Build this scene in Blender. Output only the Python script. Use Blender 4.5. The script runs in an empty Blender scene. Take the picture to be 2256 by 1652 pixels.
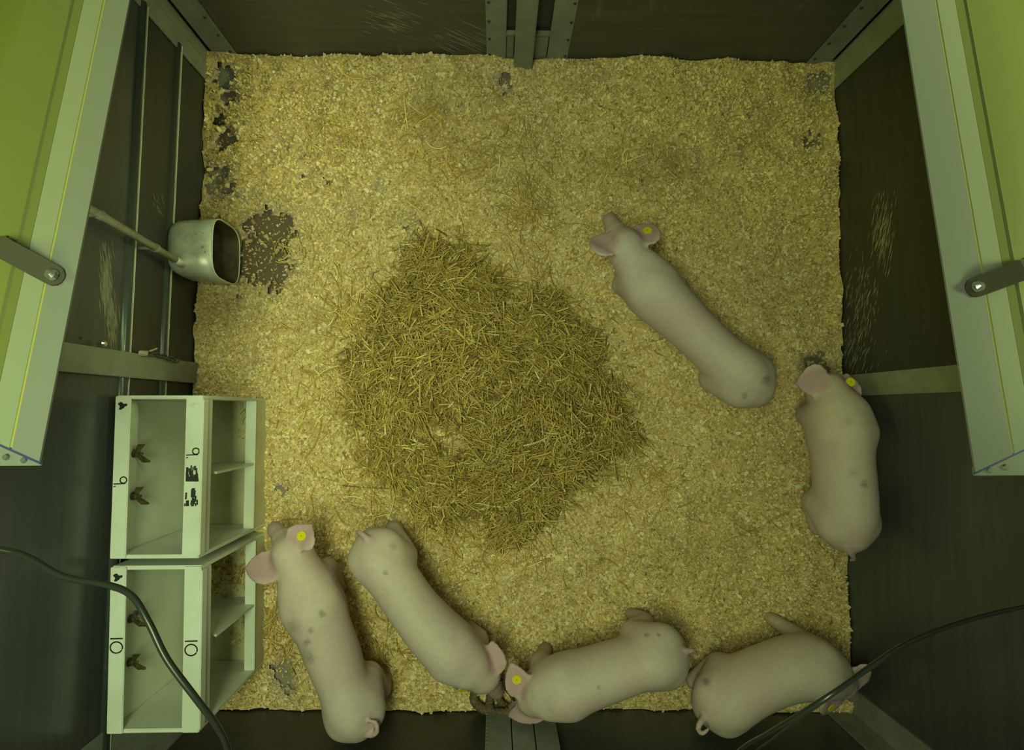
import bpy, bmesh, math, random
import numpy as np
from mathutils import Vector, Matrix

random.seed(7)
rng = np.random.default_rng(11)
S = bpy.context.scene
COL = S.collection

# ------------------------------------------------------------------ camera, world, lights, exposure
FW, FH, F = 2256, 1652, 1291.0
CX, CY = FW / 2, FH / 2
NAD = (1095.0, 902.0)            # pixel straight below the camera
H = 2.4                          # camera height over the pen floor
_n = Vector(((NAD[0] - CX) / F, -(NAD[1] - CY) / F, -1)).normalized()
ROT = _n.rotation_difference(Vector((0, 0, -1))).to_matrix()
RN = np.array(ROT)
cam = bpy.data.cameras.new('camera'); camo = bpy.data.objects.new('camera', cam); COL.objects.link(camo)
cam.sensor_fit = 'HORIZONTAL'; cam.sensor_width = 36.0; cam.lens = F / FW * 36.0
cam.clip_start = 0.05; cam.clip_end = 50
camo.matrix_world = Matrix.Translation((0, 0, H)) @ ROT.to_4x4()
S.camera = camo

wd = bpy.data.worlds.new('world'); S.world = wd; wd.use_nodes = True
wd.node_tree.nodes['Background'].inputs[0].default_value = (0.76, 1.0, 0.56, 1)
wd.node_tree.nodes['Background'].inputs[1].default_value = 0.13


def area(name, loc, target, sx, sy, power, color, spread=180):
    l = bpy.data.lights.new(name, 'AREA'); l.shape = 'RECTANGLE'; l.size = sx; l.size_y = sy
    l.energy = power; l.color = color; l.spread = math.radians(spread)
    o = bpy.data.objects.new(name, l); COL.objects.link(o); o.location = loc
    o.rotation_euler = (Vector(target) - Vector(loc)).to_track_quat('-Z', 'Y').to_euler()
    return o


LAMP = (0.77, 1.0, 0.50)
area('ceiling_lamp', (-0.40, -0.22, 3.1), (-1.15, -0.25, 0), 1.2, 0.5, 33, LAMP, 150)
# the tubes under the left-hand housing, shining down into the pen
area('housing_tubes', (-0.98, 0.38, 0.96), (-0.80, 0.34, 0), 0.14, 1.1, 2.3, LAMP, 170)
# added yellow-green fill lights outside the pen walls, tinting and brightening the housings
area('housing_fill', (-2.5, 0.75, 2.2), (-1.0, 0.65, 1.25), 1.4, 0.35, 2.6, (0.80, 1.0, 0.06), 40)
area('housing_fill', (2.7, 0.75, 2.2), (1.15, 0.65, 1.25), 1.4, 0.35, 4.2, (0.80, 1.0, 0.36), 24)

S.view_settings.view_transform = 'Standard'; S.view_settings.look = 'None'
S.view_settings.exposure = 0.0; S.view_settings.gamma = 1.0; S.view_settings.use_curve_mapping = False


# ------------------------------------------------------------------ helpers
def at(u, v, z=0.0):
    """world point on the horizontal plane z that the photograph shows at pixel (u, v)"""
    d = RN @ np.array([(u - CX) / F, -(v - CY) / F, -1.0])
    k = (H - z) / -d[2]
    return np.array([d[0] * k, d[1] * k, z])


def pix(p):
    """pixel of world points (N,3), used to place bare patches and piles on the floor"""
    q = (np.asarray(p, float) - np.array([0, 0, H])) @ RN
    return CX + F * q[:, 0] / -q[:, 2], CY - F * q[:, 1] / -q[:, 2]


def V(p):
    return Vector([float(a) for a in p])


class MB:
    def __init__(s): s.v = []; s.f = []
    def add(s, vs, fs):
        o = len(s.v); s.v += [tuple(map(float, p)) for p in vs]; s.f += [tuple(o + i for i in f) for f in fs]; return s
    def hexa(s, p):      # 8 corners: bottom 4 ccw, top 4 ccw
        return s.add(p, [(3, 2, 1, 0), (4, 5, 6, 7), (0, 1, 5, 4), (1, 2, 6, 5), (2, 3, 7, 6), (3, 0, 4, 7)])
    def box(s, a, b):
        x0, y0, z0 = a; x1, y1, z1 = b
        return s.hexa([(x0, y0, z0), (x1, y0, z0), (x1, y1, z0), (x0, y1, z0), (x0, y0, z1), (x1, y0, z1), (x1, y1, z1), (x0, y1, z1)])
    def tube(s, pts, r, n=10, cap=True):
        pts = [V(p) for p in pts]; rs = r if hasattr(r, '__len__') else [r] * len(pts)
        up = Vector((0, 0, 1)); rings = []
        t0 = (pts[1] - pts[0]).normalized()
        a = t0.orthogonal().normalized()
        for i, p in enumerate(pts):
            t = (pts[min(i + 1, len(pts) - 1)] - pts[max(i - 1, 0)]).normalized()
            a = (a - t * a.dot(t)).normalized(); b = t.cross(a)
            rings.append([p + (a * math.cos(k * 2 * math.pi / n) + b * math.sin(k * 2 * math.pi / n)) * rs[i] for k in range(n)])
        vs = [q for rg in rings for q in rg]; fs = []
        for i in range(len(pts) - 1):
            for k in range(n):
                fs.append((i * n + k, i * n + (k + 1) % n, (i + 1) * n + (k + 1) % n, (i + 1) * n + k))
        if cap:
            fs.append(tuple(range(n - 1, -1, -1))); fs.append(tuple((len(pts) - 1) * n + k for k in range(n)))
        return s.add(vs, fs)
    def disc(s, c, nrm, r, h, n=14, r2=None):
        nrm = V(nrm).normalized(); c = V(c)
        return s.tube([c, c + nrm * h], [r, r if r2 is None else r2], n)
    def build(s, name, mat, parent=None, bevel=0, smooth=False, loc=None, seg=2):
        me = bpy.data.meshes.new(name); me.from_pydata(s.v, [], s.f)
        bm = bmesh.new(); bm.from_mesh(me); bmesh.ops.recalc_face_normals(bm, faces=bm.faces)
        if bevel:
            bmesh.ops.bevel(bm, geom=[e for e in bm.edges if len(e.link_faces) == 2 and e.calc_face_angle() > .5], offset=bevel, segments=seg, affect='EDGES', clamp_overlap=True)
        bm.to_mesh(me); bm.free()
        if loc is not None:
            me.transform(Matrix.Translation(-V(loc)))
        me.materials.append(mat)
        if smooth:
            me.shade_smooth()
        o = bpy.data.objects.new(name, me); COL.objects.link(o)
        if loc is not None: o.location = V(loc)
        if parent is not None:
            o.parent = parent
            o.matrix_parent_inverse = parent.matrix_world.inverted() if parent.type != 'EMPTY' else Matrix.Translation(-parent.location)
        return o


def tag(o, label=None, cat=None, group=None, kind=None):
    for k, v in (('label', label), ('category', cat), ('group', group), ('kind', kind)):
        if v: o[k] = v
    return o


def empty(name, loc):
    o = bpy.data.objects.new(name, None); COL.objects.link(o); o.location = V(loc); o.empty_display_size = .05
    return o


def mesh_np(name, verts, faces, mat, cols=None, smooth=False, parent=None):
    """verts (N,3), faces (M,k) -> one mesh object with an optional per-vertex colour"""
    me = bpy.data.meshes.new(name); n, (m, k) = len(verts), faces.shape
    me.vertices.add(n); me.vertices.foreach_set('co', np.asarray(verts, np.float32).ravel())
    me.loops.add(m * k); me.loops.foreach_set('vertex_index', faces.astype(np.int32).ravel())
    me.polygons.add(m); me.polygons.foreach_set('loop_start', np.arange(0, m * k, k, dtype=np.int32))
    me.update(calc_edges=True)
    if cols is not None:
        ca = me.color_attributes.new('tone', 'FLOAT_COLOR', 'POINT')
        c4 = np.ones((n, 4), np.float32); c4[:, :3] = cols; ca.data.foreach_set('color', c4.ravel())
    if smooth: me.shade_smooth()
    me.materials.append(mat); me.validate()
    o = bpy.data.objects.new(name, me); COL.objects.link(o)
    if parent is not None:
        o.parent = parent; o.matrix_parent_inverse = Matrix.Translation(-parent.location)
    return o


def vnoise(x, y, sc, seed):
    """smooth value noise in [0,1] on arrays"""
    r = np.random.default_rng(seed); g = r.random((64, 64))
    X = np.asarray(x) * sc + 17.3; Y = np.asarray(y) * sc + 9.1
    i = np.floor(X).astype(int); j = np.floor(Y).astype(int); a = X - i; b = Y - j
    a = a * a * (3 - 2 * a); b = b * b * (3 - 2 * b)
    G = lambda p, q: g[p % 64, q % 64]
    return (G(i, j) * (1 - a) + G(i + 1, j) * a) * (1 - b) + (G(i, j + 1) * (1 - a) + G(i + 1, j + 1) * a) * b


# ------------------------------------------------------------------ materials
def mat(name, base, rough=.5, metal=0., noise=None, coat=0., bump=None, spec=.5):
    """noise = (second colour, scale xyz, amount-centre, softness); bump = (scale xyz, strength, distance)"""
    m = bpy.data.materials.new(name); m.use_nodes = True; nt = m.node_tree; b = nt.nodes['Principled BSDF']
    b.inputs['Base Color'].default_value = (*base, 1); b.inputs['Roughness'].default_value = rough
    b.inputs['Metallic'].default_value = metal; b.inputs['Coat Weight'].default_value = coat
    b.inputs['Specular IOR Level'].default_value = spec
    tc = nt.nodes.new('ShaderNodeTexCoord')
    def nz(scale, detail=6):
        mp = nt.nodes.new('ShaderNodeMapping'); mp.inputs['Scale'].default_value = scale
        nt.links.new(tc.outputs['Object'], mp.inputs['Vector'])
        t = nt.nodes.new('ShaderNodeTexNoise'); t.inputs['Scale'].default_value = 1; t.inputs['Detail'].default_value = detail
        t.inputs['Roughness'].default_value = .65
        nt.links.new(mp.outputs[0], t.inputs['Vector']); return t
    if noise:
        layers = noise if isinstance(noise, list) else [noise]
        prev = None
        for c2, sc, mid, soft in layers:
            t = nz(sc); r = nt.nodes.new('ShaderNodeMapRange')
            r.inputs['From Min'].default_value = mid - soft; r.inputs['From Max'].default_value = mid + soft
            nt.links.new(t.outputs['Fac'], r.inputs['Value'])
            x = nt.nodes.new('ShaderNodeMix'); x.data_type = 'RGBA'
            if prev is None: x.inputs['A'].default_value = (*base, 1)
            else: nt.links.new(prev, x.inputs['A'])
            x.inputs['B'].default_value = (*c2, 1)
            nt.links.new(r.outputs[0], x.inputs['Factor']); prev = x.outputs['Result']
        nt.links.new(prev, b.inputs['Base Color'])
    if bump:
        t = nz(bump[0]); bp = nt.nodes.new('ShaderNodeBump'); bp.inputs['Strength'].default_value = bump[1]; bp.inputs['Distance'].default_value = bump[2]
        nt.links.new(t.outputs['Fac'], bp.inputs['Height']); nt.links.new(bp.outputs[0], b.inputs['Normal'])
    return m


def tone_mat(name, rough, fine=None, spec=.3, bump=None):
    """colour comes from the piece's own colour attribute, with a fine grain"""
    m = mat(name, (1, 1, 1), rough, bump=bump, spec=spec); nt = m.node_tree; b = nt.nodes['Principled BSDF']
    a = nt.nodes.new('ShaderNodeVertexColor'); a.layer_name = 'tone'; src = a.outputs[0]
    if fine:
        tc = nt.nodes.new('ShaderNodeTexCoord'); t = nt.nodes.new('ShaderNodeTexNoise'); t.inputs['Scale'].default_value = fine[0]; t.inputs['Detail'].default_value = 4
        nt.links.new(tc.outputs['Object'], t.inputs['Vector'])
        r = nt.nodes.new('ShaderNodeMapRange'); r.inputs['From Min'].default_value = .3; r.inputs['From Max'].default_value = .7
        r.inputs['To Min'].default_value = 1 - fine[1]; r.inputs['To Max'].default_value = 1 + fine[1]
        nt.links.new(t.outputs['Fac'], r.inputs['Value'])
        x = nt.nodes.new('ShaderNodeVectorMath'); x.operation = 'SCALE'
        nt.links.new(src, x.inputs[0]); nt.links.new(r.outputs[0], x.inputs['Scale']); src = x.outputs[0]
    nt.links.new(src, b.inputs['Base Color'])
    return m


M = {}
M['ply'] = mat('film_faced_plywood', (.060, .052, .050), .42, noise=[((.035, .032, .033), (3, 3, 60), .5, .25), ((.075, .058, .040), (9, 9, 2.2), .70, .06)], bump=((160, 160, 160), .12, .002))
M['ply_back'] = mat('plywood_back_brightened', (.125, .108, .088), .45, noise=[((.070, .063, .053), (3, 3, 60), .5, .25), ((.19, .165, .13), (9, 9, 2.2), .70, .06)], bump=((160, 160, 160), .12, .002))  # lighter copy of the plywood; the back wall's brightness is in its colour
M['ply_side'] = mat('film_faced_plywood_glossy', (.088, .086, .090), .28, noise=[((.056, .057, .062), (2, 2, 40), .5, .25), ((.07, .06, .045), (12, 12, 3), .74, .05)], bump=((220, 220, 3), .10, .002))
M['steel'] = mat('worn_galvanised_steel', (.32, .32, .29), .5, .2, noise=[((.23, .225, .20), (14, 14, 14), .52, .2), ((.18, .135, .085), (25, 25, 8), .72, .08)], bump=((60, 60, 60), .1, .001))
M['rail'] = mat('dark_joint_rail', (.075, .085, .085), .28, .3, noise=((.15, .13, .10), (30, 30, 30), .68, .07))
M['rust'] = mat('rusty_rivet', (.07, .035, .02), .6, .3)
M['stainless'] = mat('dull_stainless_steel', (.66, .65, .60), .34, .25, noise=[((.46, .44, .38), (18, 18, 18), .52, .15), ((.16, .13, .08), (40, 40, 40), .66, .06)], bump=((25, 25, 25), .08, .004))
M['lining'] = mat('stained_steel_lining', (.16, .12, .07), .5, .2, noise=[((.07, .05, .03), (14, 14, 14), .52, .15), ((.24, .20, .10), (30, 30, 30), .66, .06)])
M['bare_edge'] = mat('bare_edge_and_glint', (.75, .74, .68), .3, .1)
M['pipe'] = mat('dull_steel_pipe', (.42, .39, .33), .4, .2, noise=((.27, .23, .17), (20, 20, 20), .5, .15))
M['bracket'] = mat('brushed_steel_strap', (.060, .050, .038), .6, 0, spec=.25)
M['bolt'] = mat('bright_zinc_bolt', (.62, .62, .56), .18, .9)
M['enamel'] = mat('white_enamelled_sheet', (.195, .20, .19), .33, coat=.3)
M['cover'] = mat('cream_enamelled_cover', (.25, .26, .20), .30, coat=.5)
M['glow_tinted_cover'] = mat('painted_yellow_glow', (.145, .158, .050), .28, coat=.5)  # yellow glow on the housings, put into the outer cover's colour
M['seam'] = mat('yellowed_seam_sealant', (.36, .34, .08), .5)
M['film'] = mat('blue_protective_film', (.03, .03, .17), .45)
M['plastic'] = mat('white_plastic_board', (.74, .75, .70), .42, noise=[((.60, .60, .50), (5, 5, 5), .56, .2), ((.55, .42, .24), (16, 16, 16), .72, .05)])
M['plastic_dirty'] = mat('stained_plastic_board', (.70, .68, .52), .5, noise=[((.55, .48, .27), (7, 7, 4), .52, .18), ((.30, .22, .10), (24, 24, 24), .70, .06)])
M['ink'] = mat('black_marker_ink', (.012, .012, .012), .5)
M['brass'] = mat('tarnished_brass', (.20, .15, .09), .45, .5, noise=((.06, .05, .03), (90, 90, 90), .5, .15))
M['cable'] = mat('black_cable_sheath', (.018, .019, .016), .32)
M['rope'] = mat('chewed_brown_rope', (.20, .13, .075), .8, noise=((.10, .065, .035), (60, 60, 60), .5, .2), bump=((150, 150, 150), .5, .004))
M['fray'] = mat('frayed_pale_rope', (.50, .40, .30), .8)
M['chain'] = mat('dark_steel_chain', (.11, .115, .105), .35, .4)
M['tagm'] = mat('yellow_ear_tag', (.80, .70, .01), .4)
M['hoofm'] = mat('horn_hoof', (.14, .10, .07), .55)
M['eye'] = mat('dark_eye', (.01, .008, .006), .12)
M['concrete'] = mat('damp_concrete', (.26, .215, .175), .75, noise=[((.32, .25, .20), (3, 3, 3), .5, .2), ((.15, .115, .080), (9, 9, 9), .58, .12)], bump=((40, 40, 40), .2, .004))
M['shaving'] = tone_mat('wood_shavings', .75, (260, .16))
M['straw'] = tone_mat('golden_straw', .33, (180, .15), spec=.5)
M['pig'] = tone_mat('pale_pig_skin', .58, (70, .05), spec=.3, bump=((240, 240, 240), .10, .002))

# ------------------------------------------------------------------ the pen: floor and walls
CTL, CTR, CBR, CBL = at(463, 124), at(1837, 141), at(1868, 1562), at(399, 1558)
WALL_H = 1.30


class Wall:
    """s runs along the wall from a to b, n points into the pen"""
    def __init__(w, a, b):
        w.a = np.array(a[:2]); d = np.array(b[:2]) - w.a; w.L = np.linalg.norm(d); w.t = d / w.L
        n = np.array([-w.t[1], w.t[0]]); w.n = n if n @ (np.zeros(2) - w.a) > 0 else -n
    def p(w, s, n, z):
        q = w.a + w.t * s + w.n * n; return (q[0], q[1], z)
    def hit(w, u, v, n=0.0):
        """(s, z) of the wall point seen at pixel (u, v)"""
        d = RN @ np.array([(u - CX) / F, -(v - CY) / F, -1.0])
        k = ((w.a + w.n * n) @ w.n) / (d[:2] @ w.n); q = d * k + np.array([0, 0, H])
        return float((q[:2] - w.a) @ w.t), float(q[2])
    def box(w, mb, s0, s1, n0, n1, z0, z1):
        return mb.hexa([w.p(s0, n0, z0), w.p(s1, n0, z0), w.p(s1, n1, z0), w.p(s0, n1, z0), w.p(s0, n0, z1), w.p(s1, n0, z1), w.p(s1, n1, z1), w.p(s0, n1, z1)])


WB, WL, WR, WF = Wall(CTL, CTR), Wall(CTL, CBL), Wall(CTR, CBR), Wall(CBL, CBR)

fl = MB()
e = .08
fl.hexa([(*(CBL[:2] + (-e, -e)), -.08), (*(CBR[:2] + (e, -e)), -.08), (*(CTR[:2] + (e, e)), -.08), (*(CTL[:2] + (-e, e)), -.08),
         (*(CBL[:2] + (-e, -e)), 0), (*(CBR[:2] + (e, -e)), 0), (*(CTR[:2] + (e, e)), 0), (*(CTL[:2] + (-e, e)), 0)])
floor = tag(fl.build('floor', M['concrete']), kind='structure')
# the brown wet stain by the drinker, on the concrete itself
nt = M['concrete'].node_tree; bs = nt.nodes['Principled BSDF']; src = bs.inputs['Base Color'].links[0].from_socket
tc = nt.nodes.new('ShaderNodeTexCoord'); vd = nt.nodes.new('ShaderNodeVectorMath'); vd.operation = 'DISTANCE'
nz = nt.nodes.new('ShaderNodeTexNoise'); nz.inputs['Scale'].default_value = 9; nt.links.new(tc.outputs['Object'], nz.inputs['Vector'])
ad = nt.nodes.new('ShaderNodeVectorMath'); ad.operation = 'MULTIPLY_ADD'; ad.inputs[1].default_value = (.16, .16, 0)
nt.links.new(nz.outputs['Color'], ad.inputs[0]); nt.links.new(tc.outputs['Object'], ad.inputs[2]); nt.links.new(ad.outputs[0], vd.inputs[0])
vd.inputs[1].default_value = tuple(at(595, 545) + np.array([.08, .08, 0]))
mr = nt.nodes.new('ShaderNodeMapRange'); mr.inputs['From Min'].default_value = .20; mr.inputs['From Max'].default_value = .30; mr.inputs['To Min'].default_value = 1; mr.inputs['To Max'].default_value = 0
nt.links.new(vd.outputs['Value'], mr.inputs['Value'])
mx = nt.nodes.new('ShaderNodeMix'); mx.data_type = 'RGBA'; nt.links.new(mr.outputs[0], mx.inputs['Factor']); nt.links.new(src, mx.inputs['A']); mx.inputs['B'].default_value = (.17, .115, .072, 1)
nt.links.new(mx.outputs['Result'], bs.inputs['Base Color'])


def backing(name, w, ext0=.06, ext1=.06):
    mb = MB(); w.box(mb, -ext0, w.L + ext1, -.055, -.020, 0, WALL_H)
    return tag(mb.build(name, M['ply']), kind='structure')


wall_back = backing('wall_back', WB); wall_left = backing('wall_left', WL)
wall_right = backing('wall_right', WR); wall_front = backing('wall_front', WF)

RIVET = MB().disc((0, 0, 0), (0, 0, 1), .0065, .004, 10, .004)
_rv = RIVET.build('rivet', M['rust']); rivet_mesh = _rv.data; bpy.data.objects.remove(_rv)


def rivets(w, wall, s, n, zs):
    for z in zs:
        o = bpy.data.objects.new('rivet', rivet_mesh); COL.objects.link(o)
        o.parent = wall
        o.matrix_local = Matrix.Translation(V(w.p(s, n, z))) @ Vector((w.n[0], w.n[1], 0)).to_track_quat('Z', 'Y').to_matrix().to_4x4()


def wpart(name, w, wall, m, s0, s1, n0, n1, z0, z1, bevel=.002):
    mb = MB(); w.box(mb, s0, s1, n0, n1, z0, z1); return mb.build(name, m, wall, bevel=bevel)


sx = lambda w, u, v: w.hit(u, v)[0]
# back wall: two boards in steel edge strips and a post in front of the gap
c0, c1, c2, c3 = sx(WB, 1073, 136), sx(WB, 1114, 136), sx(WB, 1203, 138), sx(WB, 1247, 140)
k0, k1 = sx(WB, 476, 124), sx(WB, 530, 128)
k2, k3 = sx(WB, 1774, 140), sx(WB, 1822, 142)
wpart('panel', WB, wall_back, M['ply_back'], k0 + .004, c1 - .004, -.016, 0, 0, WALL_H)
wpart('panel', WB, wall_back, M['ply_back'], c2 + .004, k3 - .004, -.016, 0, 0, WALL_H)
for a, b, rs in ((k0, k1, k1 - .018), (c0, c1, c0 + .012), (c2, c3, c3 - .012), (k2, k3, k2 + .018)):
    wpart('edge_strip', WB, wall_back, M['steel'], a, b, .001, .006, 0, WALL_H)
    rivets(WB, wall_back, rs, .006, [.045 + .105 * i for i in range(9)])
p0, p1 = WB.hit(1132, 148, .05)[0], WB.hit(1172, 152, .05)[0]
wpart('centre_post', WB, wall_back, M['steel'], p0, p1, .012, .052, 0, WALL_H, .004)
for a, b in ((c1 + .002, p0 - .002), (p1 + .002, c2 - .002)):
    wpart('cross_bolt', WB, wall_back, M['steel'], a - .004, b + .004, -.012, .004, .165, .180)
    wpart('spacer_block', WB, wall_back, M['steel'], a, b, -.018, -.004, .0, .150)

# left wall: stacked planks, dark joint rails, a steel strip down the middle
zj = [WL.hit(381, 300)[1], WL.hit(292, 400)[1]]
edges = [0.0] + zj + [WALL_H]
for i in range(3):
    wpart('plank', WL, wall_left, M['ply' if i < 2 else 'ply_side'], .04, WL.L - .04, -.018, 0, edges[i] + (.004 if i else 0), edges[i + 1] - .004, .003)
for z, r in zip(zj, (.016, .019)):
    mb = MB(); mb.tube([WL.p(.10, -.004, z), WL.p(WL.L - .05, -.004, z)], r, 12)
    mb.build('joint_rail', M['rail'], wall_left, smooth=True)
    wpart('rail_highlight', WL, wall_left, M['bare_edge'], .10, WL.L - .05, 0, .010, z - r - .005, z - r - .002, .0008)  # thin bright strip standing in for the highlight along the rail
l0, l1 = WL.hit(430, 800)[0], WL.hit(430, 845)[0]
wpart('wall_strip', WL, wall_left, M['steel'], l0, l1, .015, .022, 0, WALL_H, .002)
sb, zb = WL.hit(229, 757, .022)
mb = MB(); mb.disc(WL.p(sb, .022, zb), (*WL.n, 0), .011, .006, 14, .007); mb.build('bolt_head', M['bolt'], wall_left)
sb, zb = WL.hit(176, 744, .022)
mb = MB(); mb.disc(WL.p(sb, .022, zb), (*WL.n, 0), .005, .003, 10, .004); mb.build('rivet', M['rust'], wall_left)
# corner strips of the left wall
e0, e1 = sx(WL, 461, 137), sx(WL, 457, 184)
wpart('edge_strip', WL, wall_left, M['steel'], e0, e1, .001, .007, 0, WALL_H)
wpart('edge_strip', WL, wall_left, M['steel'], WL.L - .16, WL.L - .06, .001, .007, 0, WALL_H)

# right wall: one large glossy board each side of a steel strip
r0, r1 = WR.hit(1878, 826)[0], WR.hit(1890, 872)[0]
wpart('panel', WR, wall_right, M['ply'], .04, (r0 + r1) / 2 - .003, -.018, 0, 0, WALL_H)
wpart('panel', WR, wall_right, M['ply_side'], (r0 + r1) / 2 + .003, WR.L - .04, -.018, 0, 0, WALL_H)
wpart('wall_strip', WR, wall_right, M['steel'], r0, r1, .001, .008, 0, WALL_H)
wpart('edge_strip', WR, wall_right, M['steel'], .035, sx(WR, 1835, 203), .001, .007, 0, WALL_H)
wpart('edge_strip', WR, wall_right, M['steel'], WR.L - .105, WR.L - .035, .001, .007, 0, WALL_H)

# front wall: boards and three battens side by side
f0, f1, f2, f3 = [WF.hit(u, 1652, .03)[0] for u in (1071, 1129, 1182, 1236)]
wpart('panel', WF, wall_front, M['ply'], .04, f0 + .03, -.018, 0, 0, WALL_H)
wpart('panel', WF, wall_front, M['ply_side'], f3 - .03, WF.L - .04, -.018, 0, 0, WALL_H)
for i, (a, b) in enumerate(((f0, f1), (f1, f2), (f2, f3))):
    if i == 1:
        wpart('batten', WF, wall_front, M['steel'], a + .002, b - .002, .004, .034, 0, WALL_H, .002)
    else:      # chamfered foot on the last, a chewed saw-tooth edge on the first
        mb = MB(); pr = []
        if i == 2:
            pr = [(a + .002, 0), (b - .03, 0), (b - .002, .05), (b - .002, WALL_H), (a + .002, WALL_H)]
        else:
            pr = [(b - .002, WALL_H), (a + .004, WALL_H)]; z = .62
            while z > .02:
                pr += [(a + .004, z), (a - .004, z - .012), (a + .005, z - .016)]; z -= .024
            pr += [(b - .002, 0)]
        nn = len(pr)
        mb.add([WF.p(s, .004, z) for s, z in pr] + [WF.p(s, .034, z) for s, z in pr], [tuple(range(nn)), tuple(range(2 * nn - 1, nn - 1, -1))] + [(k, (k + 1) % nn, nn + (k + 1) % nn, nn + k) for k in range(nn)])
        mb.build('batten', M['steel'], wall_front)
# pale scratches on the boards, thin scraped slivers
M['scratch'] = mat('scraped_board', (.36, .33, .27), .6)
def scratches(w, wall, zones):
    mb = MB(); rr = random.Random(3)
    for u, v, ru, rv, k, du, dv in zones:
        for _ in range(2 * k):
            a = (u + rr.gauss(0, ru * .5), v + rr.gauss(0, rv * .5)); f = rr.uniform(.4, 1.3); b_ = (a[0] + du * f + rr.uniform(-3, 3), a[1] + dv * f + rr.uniform(-3, 3))
            (s0, z0), (s1, z1) = w.hit(*a), w.hit(*b_)
            if min(z0, z1) < .02 or max(z0, z1) > 1.2: continue
            d = np.array([s1 - s0, z1 - z0]); ll = np.linalg.norm(d) + 1e-6; d = np.array([-d[1], d[0]]) / ll * rr.uniform(.0008, .0020)
            mb.add([w.p(s0, .0006, z0), w.p((s0 + s1) / 2 + d[0], .0006, (z0 + z1) / 2 + d[1]), w.p(s1, .0006, z1), w.p((s0 + s1) / 2 - d[0], .0006, (z0 + z1) / 2 - d[1])], [(0, 1, 2, 3)])
    tag(mb.build('scratches', M['scratch'], wall), kind='stuff')
scratches(WL, wall_left, [(232, 610, 14, 70, 60, 5, 45), (245, 690, 10, 40, 60, 4, 40), (345, 440, 20, 30, 5, 8, 20)])
scratches(WR, wall_right, [(1950, 500, 24, 70, 60, -8, 34), (1900, 640, 40, 90, 60, -6, 26), (1890, 760, 40, 60, 40, -8, 24)])
scratches(WB, wall_back, [(850, 40, 60, 40, 24, 40, 14), (1000, 90, 60, 40, 26, 50, 24)])
# angle irons in the four corners
for i, (c, w1, w2) in enumerate(((CTL, WB, WL), (CTR, WB, WR), (CBR, WF, WR), (CBL, WF, WL))):
    q = np.array(c[:2]); d1 = w2.n; d2 = w1.n          # d1 along wall w1, d2 along wall w2 (both into the pen)
    wide = .05 if i < 2 else .105; wide1 = .012 if i < 2 else .105
    pr = [q, q + d1 * wide1, q + d1 * wide1 + d2 * .008, q + d1 * .0115 + d2 * .0115, q + d1 * .008 + d2 * wide, q + d2 * wide]
    mb = MB(); nn = len(pr)
    mb.add([(*p, 0) for p in pr] + [(*p, WALL_H) for p in pr], [tuple(range(nn)), tuple(range(2 * nn - 1, nn - 1, -1))] + [(k, (k + 1) % nn, nn + (k + 1) % nn, nn + k) for k in range(nn)])
    o = mb.build('trim_%d' % (i + 1), M['steel']); tag(o, kind='structure')
# steel floor plate showing through the shavings in the back left corner
mb = MB(); a = at(480, 150); b = at(518, 196)
mb.box((a[0], b[1], .001), (b[0], a[1], .007)); pl = mb.build('floor_plate', M['steel'], floor, bevel=.001)

# ------------------------------------------------------------------ bedding
xs0, xs1 = min(CTL[0], CBL[0]), max(CTR[0], CBR[0]); ys0, ys1 = min(CBL[1], CBR[1]), max(CTL[1], CTR[1])


def inside(x, y, m):
    ok = np.ones(np.shape(x), bool)
    for w in (WB, WL, WR, WF):
        ok &= ((x - w.a[0]) * w.n[0] + (y - w.a[1]) * w.n[1]) > m
    return ok


BARE = [(500, 175, 24, 26, 1.3), (508, 222, 24, 20, 1.0), (492, 268, 20, 20, .6), (503, 318, 22, 26, 1.1), (484, 385, 26, 20, 1.0), (497, 425, 36, 28, .95), (560, 440, 30, 22, .5),
        (600, 505, 50, 42, 1.15), (585, 575, 62, 48, 1.25), (612, 640, 26, 20, .6), (520, 650, 22, 40, .5), (640, 470, 40, 22, .45),
        (640, 320, 60, 40, .40), (700, 390, 50, 34, .40), (770, 455, 60, 40, .36), (760, 330, 30, 24, .36), (900, 500, 30, 26, .4), (835, 415, 20, 20, .5),
        (1800, 190, 34, 26, .95), (1108, 190, 26, 24, .8), (1170, 165, 20, 18, .4), (630, 1495, 26, 42, 1.1), (1795, 815, 34, 34, 1.0), (622, 1075, 16, 26, .7),
        (1640, 240, 40, 30, .35), (1780, 320, 34, 34, .5), (1830, 770, 20, 26, .4), (1000, 240, 40, 22, .35), (1330, 180, 50, 20, .35), (560, 790, 30, 24, .35)]
DAMP = [(1430, 380, 150, 60, .55), (930, 270, 60, 40, .5), (510, 680, 50, 40, .6), (1150, 450, 60, 60, .4), (790, 1110, 60, 30, .4), (1600, 300, 60, 50, .3), (1500, 1180, 90, 60, .25), (700, 700, 60, 60, .25)]


def blobs(lst, x, y):
    u, v = pix(np.stack([x, y, np.zeros_like(x)], -1)); m = np.zeros_like(x)
    for a, b, ra, rb, k in lst:
        d = ((u - a) / ra) ** 2 + ((v - b) / rb) ** 2
        m = np.maximum(m, k * np.exp(-.55 * d ** 1.3))
    return m


def bare(x, y):
    b = blobs(BARE, x, y)
    return b + (.55 * (vnoise(x, y, 16, 5) - .5) + .75 * (vnoise(x, y, 48, 6) - .5)) * np.clip(b * 3, 0, 1)


def damp(x, y):
    return np.clip(blobs(DAMP, x, y) + .45 * (vnoise(x, y, 5, 8) - .45) + .5 * (vnoise(x, y, 15, 9) - .5), 0, .9)


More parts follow.
